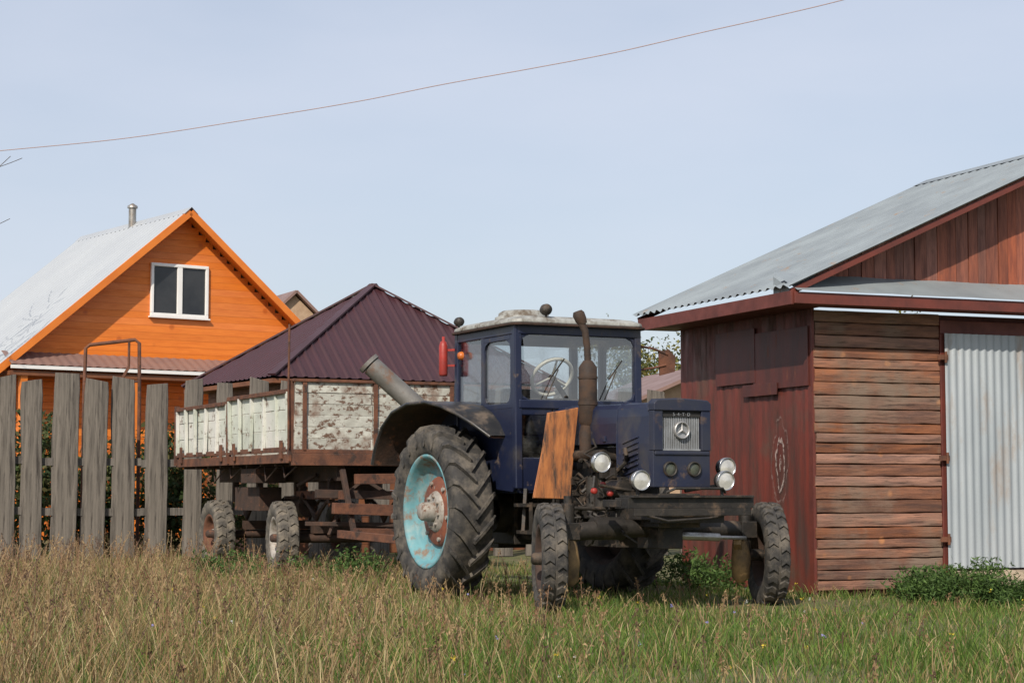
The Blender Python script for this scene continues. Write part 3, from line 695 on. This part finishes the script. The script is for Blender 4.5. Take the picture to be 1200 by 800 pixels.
# ---------------------------------------------------------------- ORANGE HOUSE
Ho=root('plank_house','bright orange plank house with light grey metal roof','house',(-7.14,41,-.08),rad(36))
K=.84; zp=7.12; ov=4.25; dep=5.4
g=G(); z=3.72
while z<6.95:
    hw=(zp-.10-z-.07)/K
    g.box(-hw,hw,-.02-random.uniform(0,.004),.05,z+.0015,z+.1435); z+=.145
g.box(-3.8,3.8,.051,.09,3.5,3.75)
g.done('gable_wall',HOR,Ho)
g=G(); z=.3
while z<3.45:
    g.box(-3.7,3.7,.3,.42,z+.003,z+.142); z+=.145
g.box(-3.7,-3.6,.42,dep-.3,0,3.7); g.box(3.6,3.7,.42,dep-.3,0,3.7); g.box(-3.7,3.7,dep-.3,dep-.2,0,3.7)
g.add([(-3.7,dep-.25,3.7),(3.7,dep-.25,3.7),(0,dep-.25,zp-.1)],[(0,1,2)])
g.box(-3.72,3.72,.28,.5,0,.3)
g.done('wall',HOR,Ho)
g=G(); L=math.hypot(ov,ov*K)
zb=zp-ov*K
g.corr((-ov,-.45,zb),(-ov,dep,zb),(1,0,K),lambda t:(0,L),.23,.022)
g.corr((ov,-.45,zb),(ov,dep,zb),(-1,0,K),lambda t:(0,L),.23,.022)
hr=g.done('roof',HROOF,Ho)
g=G(); g.add([(-.16,-.47,zp-.125),(0,-.47,zp+.025),(.16,-.47,zp-.125),(-.16,dep,zp-.125),(0,dep,zp+.025),(.16,dep,zp-.125)],[(0,1,4,3),(1,2,5,4)])
g.done('ridge_cap',HROOF,hr)
g=G(); g.tube([(-.1,2.3,6.7),(-.1,2.3,7.42)],.085,18); g.tube([(-.1,2.3,7.44),(-.1,2.3,7.49),(-.1,2.3,7.55)],[.115,.115,.02],18); g.done('chimney',STEEL,hr)
g=G()
for s_ in (-1,1):
    g.beam((s_*(ov-.02),-.43,zb-.08),(0,-.43,zp-.085),.04,.14)
    g.loft([[(s_*ov,-.41,zb-.07),(s_*ov,.0,zb-.07),(0,.0,zp-.08),(0,-.41,zp-.08)],[(s_*ov,-.41,zb-.05),(s_*ov,.0,zb-.05),(0,.0,zp-.06),(0,-.41,zp-.06)]])
    g.box(s_*ov-.02,s_*ov+.02,-.4,dep,zb-.18,zb-.04)
g.done('barge_board',HORT,Ho)
g=G(); g.corr((-4.0,-.62,3.62),(4.0,-.62,3.62),(0,.6,.3),lambda t:(0,.66),.2,.008,0)
pr_=g.done('pent_roof',PENT,Ho)
g=G(); g.box(-4.02,4.02,-.66,-.62,3.53,3.60); g.done('gutter',WHITE,pr_)
g=G(); g.box(-4.0,4.0,-.60,.3,3.40,3.49); g.done('soffit',SOFF,Ho)
for x in (-3.7,-1.3,1.3,3.7):
    g=G(); g.box(x-.07,x+.07,-.55,-.41,0,3.4); g.done('veranda_post',HORT,Ho)
g=G(); g.box(-3.8,3.8,-.56,-.40,2.2,2.35); g.done('veranda_rail',HORT,Ho)
g=G(); wx0,wx1,wz0,wz1=-.74,.62,4.80,5.94
F_=.07
g.box(wx0,wx1,-.09,-.025,wz0,wz0+F_);g.box(wx0,wx1,-.09,-.025,wz1-F_,wz1);g.box(wx0,wx0+F_,-.09,-.025,wz0+F_,wz1-F_);g.box(wx1-F_,wx1,-.09,-.025,wz0+F_,wz1-F_)
g.box((wx0+wx1)/2-.06,(wx0+wx1)/2+.06,-.085,-.025,wz0+F_,wz1-F_)
wn=g.done('window',WHITE,Ho,bevel=.01)
g=G(); g.box(wx0+F_,wx1-F_,-.045,-.03,wz0+F_,wz1-F_); g.done('pane',PANE,wn)
g=G(); g.box(wx0-.03,wx1+.03,-.12,-.03,wz0-.035,wz0-.003); g.done('sill',WHITE,wn)
# ---------------------------------------------------------------- WINE ROOF BUILDING
Wn=root('hip_roof_outbuilding','low outbuilding with dark wine red metal hip roof','outbuilding',(-3.78,30,0),rad(30))
Wd,Ld,z0,za=5.45,4.0,2.80,4.55
ap=Vector((Wd/2,Ld/2,za))
g=G()
def hip(A,B):
    A=Vector(A);B=Vector(B)
    U=(B-A).normalized(); d=ap-A; along=d.dot(U); perp=d-U*along; Lp=perp.length; Tn=perp.normalized(); L=(B-A).length; ta=along/L
    g.corr(A,B,Tn,lambda t:(0,Lp*(t/ta if t<ta else (1-t)/(1-ta))),.19,.018,0,'trap')
hip((0,0,z0),(Wd,0,z0)); hip((0,Ld,z0),(0,0,z0)); hip((Wd,0,z0),(Wd,Ld,z0)); hip((Wd,Ld,z0),(0,Ld,z0))
wr=g.done('roof',WINE,Wn)
g=G()
for c_ in ((0,0),(Wd,0),(0,Ld),(Wd,Ld)): g.beam((c_[0],c_[1],z0+.03),(ap.x,ap.y,za+.035),.14,.03)
g.done('ridge_cap',WINE,wr)
g=G()
for (a,b,c_,d) in ((.35,Wd-.35,.35,.4),(.35,Wd-.35,Ld-.4,Ld-.35),(.35,.4,.4,Ld-.4),(Wd-.4,Wd-.35,.4,Ld-.4)):
    for i in range(19): g.box(a,b,c_,d,i*.145,i*.145+.14)
g.box(0.02,Wd-.02,.02,Ld-.02,2.70,2.77)
g.done('wall',SOFF,Wn)
Br=root('brick_house','distant tan brick house with dark gabled roof','house',(-6.85,60,0),rad(25))
g=G(); g.box(-1.9,1.9,0,6,0,5.4); g.prismy([(-1.9,5.4),(1.9,5.4),(0,7.15)],0,6); g.done('wall',BRICK,Br)
g=G(); g.beam((-2.2,3,5.22),(0,3,7.27),6.4,.08,up=(0,0,1)); g.beam((2.2,3,5.22),(0,3,7.27),6.4,.08); br=g.done('roof',PENT,Br)
g=G(); g.box(-.35,.0,3,3.4,6.6,7.55); g.done('chimney',BRICK,br)
Lb=root('garden_house','distant low house with brownish red roof','house',(4.2,40,0),rad(15))
g=G(); g.box(-2.4,2.4,0,4,0,2.6); g.prismy([(-2.4,2.6),(2.4,2.6),(0,3.6)],0,4); g.done('wall',BRICK,Lb)
g=G(); g.loft([[(-2.7,-.3,2.5),(0,-.3,3.65),(2.7,-.3,2.5),(2.7,-.3,2.42),(0,-.3,3.57),(-2.7,-.3,2.42)],[(-2.7,4.3,2.5),(0,4.3,3.65),(2.7,4.3,2.5),(2.7,4.3,2.42),(0,4.3,3.57),(-2.7,4.3,2.42)]]); g.done('roof',PENT,Lb)

# ---------------------------------------------------------------- FENCE
Fn=root('picket_fence','weathered grey slab picket fence behind tall grass','fence',(-9,27,0))
pxs=[-90,-52,-20,9,40,77,111,147,185,227,265,302,338,374,410,446,482,518,554,590,626,662,698,734,770,806]
wds=[.36,.3,.36,.29,.31,.38,.35,.34,.33,.27,.24,.30]+[.3]*14
hof=[0,0,.04,.03,-.02,.05,.00,.05,-.03,.0,-.03,.04]+[0]*14
for i,px in enumerate(pxs):
    Y=27.4+ (px/320.0)*1.3
    X=(px-600)/2239*Y*1.002; wd=wds[i]; hgt=1+ (133-px*.02)*Y/2239+hof[i]+random.uniform(-.03,.03)
    g=G(); tl=random.uniform(-.035,.035); n=12; secs=[]; wob=random.uniform(0,6)
    for k in range(n+1):
        z=hgt*k/n; jx=.006*math.sin(k*.8+wob)+tl*k/n; jw=wd*(1+.025*math.sin(k*.7+wob*2)+random.uniform(-.02,.02))/2*(1 if k<n else .93)
        sk=random.uniform(-.045,.045) if k==n else 0
        secs.append([(jx-jw,-.012,z-sk),(jx-jw*.5,-.045,z-sk*.5),(jx+jw*.5,-.045,z+sk*.5),(jx+jw,-.012,z+sk),(jx+jw,.02,z+sk),(jx-jw,.02,z-sk)])
    g.loft(secs); g.done('picket',PICK,Fn,bevel=.004,loc=(X+9,Y-27,0))
for zr_ in (.7,1.42):
    for a in range(-90,806,128):
        g=G()
        Ya=27.4+a/320*1.3+.05; Yb=27.4+(a+128)/320*1.3+.05
        g.beam(((a-600)/2239*Ya+9,Ya-27,zr_+random.uniform(-.03,.03)),((a+128-600)/2239*Yb+9,Yb-27,zr_+random.uniform(-.03,.03)),.05,.11)
        g.done('rail',PICK,Fn)
Pf=root('rusty_pipe_frame','rusty bent pipe frame standing by the picket fence','pipe frame',(-5.95,28.9,0),rad(0))
def q(px,py,Y=28.9): return ((px-600)/2239*Y+5.95,0,1+(575-py)/2239*Y)
g=G(); g.tube([(q(98,575)[0],0,0),q(98,470),q(99,408),q(104,404),q(157,398),q(162,402),q(163,470),(q(163,575)[0],0,0)],.028,8); g.tube([q(131,448),q(162,447)],.02,6); g.tube([q(150,400),q(150,430)],.02,6); g.beam(q(139,450),q(150,430),.03,.04)
g.done('frame',RUSTM,Pf)

# ---------------------------------------------------------------- WIRE
def W3(px,py,Y):
    th=rad(4.47)+math.atan((400-py)/2239); return Vector(((px-600)/2239*Y*1.015,Y,1+Y*math.tan(th)))
kp=[W3(-200,196,34),W3(0,177,33),W3(150,162,32.2),W3(300,139,31.5),W3(420,119,31),W3(520,99,30.5),W3(620,81,30),W3(720,62,29.5),W3(820,39,29),W3(910,19,28.5),W3(990,0,28),W3(1150,-42,27)]
sp=[]
for i in range(len(kp)-1):
    p0,p1,p2,p3=kp[max(i-1,0)],kp[i],kp[i+1],kp[min(i+2,len(kp)-1)]
    for k in range(6):
        u_=k/6; sp.append(.5*((2*p1)+(p2-p0)*u_+(2*p0-5*p1+4*p2-p3)*u_**2+(3*p1-p0-3*p2+p3)*u_**3))
g=G(); g.tube(sp,.0075,5); tag(g.done('overhead_wire',WIRE),'thin reddish wire sagging across the sky','wire')

# ---------------------------------------------------------------- TREES
def tree(name,label,loc,h,cr,cz,cols,n=9000,bare=False,lf=.07,seed=1,trunk_r=.12,group=None,rmin=0):
    rd=random.Random(seed); np.random.seed(seed)
    Rt=root(name,label,'tree',loc,group=group)
    g=G(); tips=[]
    def br(p,d,L,r,dep):
        pts=[p];rs_=[max(r,rmin)];q_=p.copy();dd=d.copy()
        for k in range(4):
            dd=(dd+Vector((rd.uniform(-.18,.18),rd.uniform(-.18,.18),rd.uniform(-.05,.14)))).normalized(); q_=q_+dd*L/4; pts.append(q_.copy()); rs_.append(max(r*(1-.16*(k+1)),rmin))
            if dep<3 and k>=1:
                for _ in range(1 if dep else 2):
                    a=rd.uniform(0,6.28); nd_=(dd*.7+Vector((math.cos(a),math.sin(a),rd.uniform(.0,.5)))*.75).normalized(); br(q_.copy(),nd_,L*rd.uniform(.5,.72),r*(1-.16*(k+1))*.55,dep+1)
            if dep>=2: tips.append(q_.copy())
        g.tube(pts,rs_,6)
    br(Vector((0,0,0)),Vector((0,0,1)),h*.75,trunk_r,0)
    g.done('trunk',BARK,Rt)
    if not bare:
        tp=np.array([tuple(p) for p in tips]); tp=tp[(tp[:,2]>cz)]
        idx=np.random.randint(len(tp),size=n); P=tp[idx]+np.random.normal(scale=cr,size=(n,3))
        leaves('crown',P,lf,cols,parent=Rt)
    return Rt
YG=[(.16,.15,.03),(.09,.11,.025),(.20,.17,.04),(.06,.08,.02)]
for l,h_,sd2 in (((3.9,52,0),3.7,3),((4.9,54,0),3.5,5),((8.2,50,0),3.6,9)):
    tree('tree','yellowing deciduous tree behind the sheds',l,h_,.22,.8,YG,7000,seed=sd2,lf=.06,group='yellowing trees behind the sheds')
tree('bare_tree','bare leafless tree beside the orange house',(-11.75,36,0),6.0,0,0,None,bare=True,seed=12,trunk_r=.06,rmin=.007)
GRN=[(.05,.085,.02),(.03,.055,.015),(.08,.10,.03),(.10,.09,.03)]
def shrub(loc,rx_,rz_,n,lf,cols=GRN,label='leafy green shrub behind the picket fence',name='shrub',seed=1,group=None,narrow=.55):
    np.random.seed(seed)
    k=9; c=np.random.normal(size=(k,3))*np.array([rx_*.5,rx_*.35,rz_*.22])+np.array([0,0,rz_*.5])
    P=c[np.random.randint(k,size=n)]+np.random.normal(size=(n,3))*np.array([rx_*.22,rx_*.2,rz_*.2]); P[:,2]=np.abs(P[:,2]); P=P[P[:,2]<rz_*1.1]
    o=leaves(name,P,lf,cols,narrow=narrow); o.location=loc; tag(o,label,'shrub',group); return o
for i,x in enumerate((-10.0,-8.9,-7.9,-6.8,-5.7,-4.5)):
    shrub((x,29.6+.3*(i%3),0),.8,1.7+.35*((i*7)%3)/2,3500,.055,seed=20+i,group='green shrubs behind the fence')
WG=[(.06,.12,.025),(.09,.16,.035),(.04,.08,.015)]
for i,(x,y,r,z) in enumerate(((3.62,17.25,.38,.30),(3.98,17.05,.36,.38),(4.22,16.85,.30,.26))):
    shrub((x,y,0),r,z,3000,.028,WG,'low feathery green weeds beside the shed ramp','weed_clump',seed=40+i,group='weeds beside the shed ramp',narrow=.25)
for i,(x,y,r,z) in enumerate(((1.55,19.2,.35,.42),(2.0,18.9,.3,.36),(.75,19.6,.35,.4),(-1.9,21.6,.5,.35),(-3.3,22.2,.4,.3))):
    shrub((x,y,0),r,z,1300,.03,WG,'low leafy green weeds under the machines','weed_clump',seed=60+i,group='weeds under the machines',narrow=.3)
# ---------------------------------------------------------------- GRASS
np.random.seed(11)
def patch(X,Y,f,ph): return .5+.5*np.sin(X*f+ph+1.3*np.sin(Y*f*.7))*np.cos(Y*f*.9+ph*2+np.sin(X*f*1.1))
def field(n,y0,y1,pw):
    u=np.random.rand(n); Y=y0+(y1-y0)*u**pw; X=(np.random.rand(n)*2-1)*(Y*.30+1.2); return X,Y
def shedmask(X,Y):
    dx,dy=X-2.91,Y-18.5; c,s_=math.cos(rad(22)),math.sin(rad(22)); lx=dx*c+dy*s_; ly=-dx*s_+dy*c
    return ~(((lx>-.05)&(ly>-.03))|((lx>1.47)&(lx<3.35)&(ly>-1.8)&(ly<0)))
def blades(name,X,Y,Hh,Wb,cols,bend,label):
    n=len(X); a=np.random.rand(n)*6.283; b=np.random.rand(n)*6.283; bl=Hh*bend*np.random.uniform(.3,1.2,n)
    dx,dy=np.cos(a)*Wb,np.sin(a)*Wb; bx,by=np.cos(b)*bl,np.sin(b)*bl
    Z0=np.zeros(n)-.02
    p=lambda fx,fz,sw:np.stack([X+bx*fx+dx*sw,Y+by*fx+dy*sw,Z0+Hh*fz],1)
    V=np.stack([p(0,0,-.5),p(0,0,.5),p(.25,.5,.45),p(.25,.5,-.45),p(.65,.85,.28),p(.65,.85,-.28),p(1,1,0)],1).reshape(-1,3)
    o=(np.arange(n)*7)[:,None]
    F4=np.concatenate([o+np.array([0,1,2,3]),o+np.array([3,2,4,5])]); F3=o+np.array([5,4,6])
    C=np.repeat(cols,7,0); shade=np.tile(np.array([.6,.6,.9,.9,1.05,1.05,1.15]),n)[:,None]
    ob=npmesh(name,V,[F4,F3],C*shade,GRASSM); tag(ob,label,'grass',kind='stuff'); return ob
def side(X,Y):
    r=X/Y; return 1/(1+np.exp((r+.05+.03*np.sin(Y*1.3))*18))
def nearf(Y,a=1.0,b=.55): return a+(b-a)*np.clip((Y-12.5)/4.0,0,1)
X,Y=field(160000,7.4,27,1.2); m=shedmask(X,Y); X,Y=X[m],Y[m]; n=len(X)
pt=patch(X,Y,1.7,.4); pb=patch(X,Y,.9,2.2); pc=patch(X,Y,4.1,1.0); sd_=side(X,Y)
Hh=(.035+.10*np.random.rand(n)**1.5)*(.7+.7*pt*pc+.3*pt)*(1+.6*sd_)*nearf(Y,1.15,.8)
green=np.array([[.095,.18,.024],[.13,.215,.03],[.065,.13,.018],[.18,.225,.05]]); dry=np.array([[.34,.26,.11],[.24,.18,.07],[.40,.33,.17]])
cg=green[np.random.randint(4,size=n)]; cd=dry[np.random.randint(3,size=n)]
isd=(np.random.rand(n)<(.07+.50*sd_+.24*(1-pb)))[:,None]
C=np.where(isd,cd,cg)*np.random.uniform(.65,1.25,(n,1))
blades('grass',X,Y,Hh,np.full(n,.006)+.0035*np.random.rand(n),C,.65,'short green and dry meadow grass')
X,Y=field(62000,7.6,26,1.05); m=shedmask(X,Y); X,Y=X[m],Y[m]
sd_=side(X,Y); pt=patch(X,Y,2.3,1.7); pc=patch(X,Y,5.2,.3); k=np.random.rand(len(X))<((.05+.16*(pt*pc>.35))+.85*sd_*(.2+.8*pt)); X,Y,sd_,pt,pc=X[k],Y[k],sd_[k],pt[k],pc[k]; n=len(X)
Hh=(.12+.30*np.random.rand(n)**1.4)*(.6+.45*sd_)*(.75+.5*pt*pc)*nearf(Y,1.1,.72)
Hh=np.where(X<-3.2,Hh*1.3,Hh)
C=np.array([[.40,.29,.13],[.30,.20,.09],[.19,.115,.055],[.16,.19,.05],[.50,.40,.22],[.26,.17,.08]])[np.random.randint(6,size=n)]*np.random.uniform(.7,1.2,(n,1))
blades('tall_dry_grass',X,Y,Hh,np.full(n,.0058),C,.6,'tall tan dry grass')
X,Y=field(6000,8.5,26,.95); m=shedmask(X,Y); X,Y=X[m],Y[m]; sd_=side(X,Y); pt=patch(X,Y,1.9,.2); k=np.random.rand(len(X))<(.06+.94*sd_*(.2+.8*pt)); X,Y,sd_=X[k],Y[k],sd_[k]; n=len(X)
Hs=np.random.uniform(.2,.58,n)*(.5+.5*sd_)*nearf(Y,1.0,.72); Hs=np.where(X<-3.2,Hs*1.25,Hs)
C=np.array([[.23,.13,.07],[.36,.25,.13],[.12,.07,.045],[.29,.19,.10]])[np.random.randint(4,size=n)]
lx=np.random.normal(scale=.16,size=n)*Hs*2; ly=np.random.normal(scale=.12,size=n)*Hs*2
wv=.0018+.0001*Y
V0=np.stack([np.stack([X-wv,Y,X*0],1),np.stack([X+wv,Y,X*0],1),np.stack([X+lx+wv*.6,Y+ly,Hs],1),np.stack([X+lx-wv*.6,Y+ly,Hs],1)],1).reshape(-1,3)
F0=np.arange(4*n).reshape(n,4)
nh=14
f=np.random.uniform(.66,1.04,(n,nh)); PX=(X[:,None]+lx[:,None]*f+np.random.normal(scale=.011,size=(n,nh))).ravel(); PY=(Y[:,None]+ly[:,None]*f+np.random.normal(scale=.011,size=(n,nh))).ravel(); PZ=(Hs[:,None]*f).ravel()
P=np.stack([PX,PY,PZ],1); N_=len(P); d=np.random.normal(size=(N_,3)); d[:,2]+=1.5; d/=np.linalg.norm(d,axis=1)[:,None]; e=np.cross(d,np.random.normal(size=(N_,3))); e/=np.linalg.norm(e,axis=1)[:,None]
sz=.012
V1=np.stack([P-d*sz,P+e*sz*.4,P+d*sz,P-e*sz*.4],1).reshape(-1,3); F1=np.arange(4*N_).reshape(N_,4)+4*n
CC=np.concatenate([np.repeat(C,4,0),np.repeat(np.repeat(C,nh,0)*np.random.uniform(.6,1.4,(N_,1)),4,0)])
tag(npmesh('seed_stalks',np.concatenate([V0,V1]),[F0,F1],CC,GRASSM),'brown dry weed stalks with seed heads','dry weeds',kind='stuff')
n=80; X,Y=field(n,9,19,1.0); m=shedmask(X,Y); X,Y=X[m],Y[m]; n=len(X)
P=np.stack([X,Y,np.random.uniform(.08,.2,n)],1); P=np.repeat(P,6,0)+np.random.normal(scale=.006,size=(n*6,3))
fl=leaves('wildflowers',P,.009,[(.7,.7,.65)]); 
cc=np.array([[.7,.7,.65],[.65,.5,.05],[.3,.28,.55]])[np.random.randint(3,size=n)]; cc=np.repeat(np.repeat(cc,6,0),4,0)
fl.data.color_attributes['Col'].data.foreach_set('color',np.concatenate([cc,np.ones((len(cc),1))],1).astype(np.float32).ravel())
tag(fl,'tiny white yellow and violet wildflowers in the grass','wildflowers',kind='stuff')
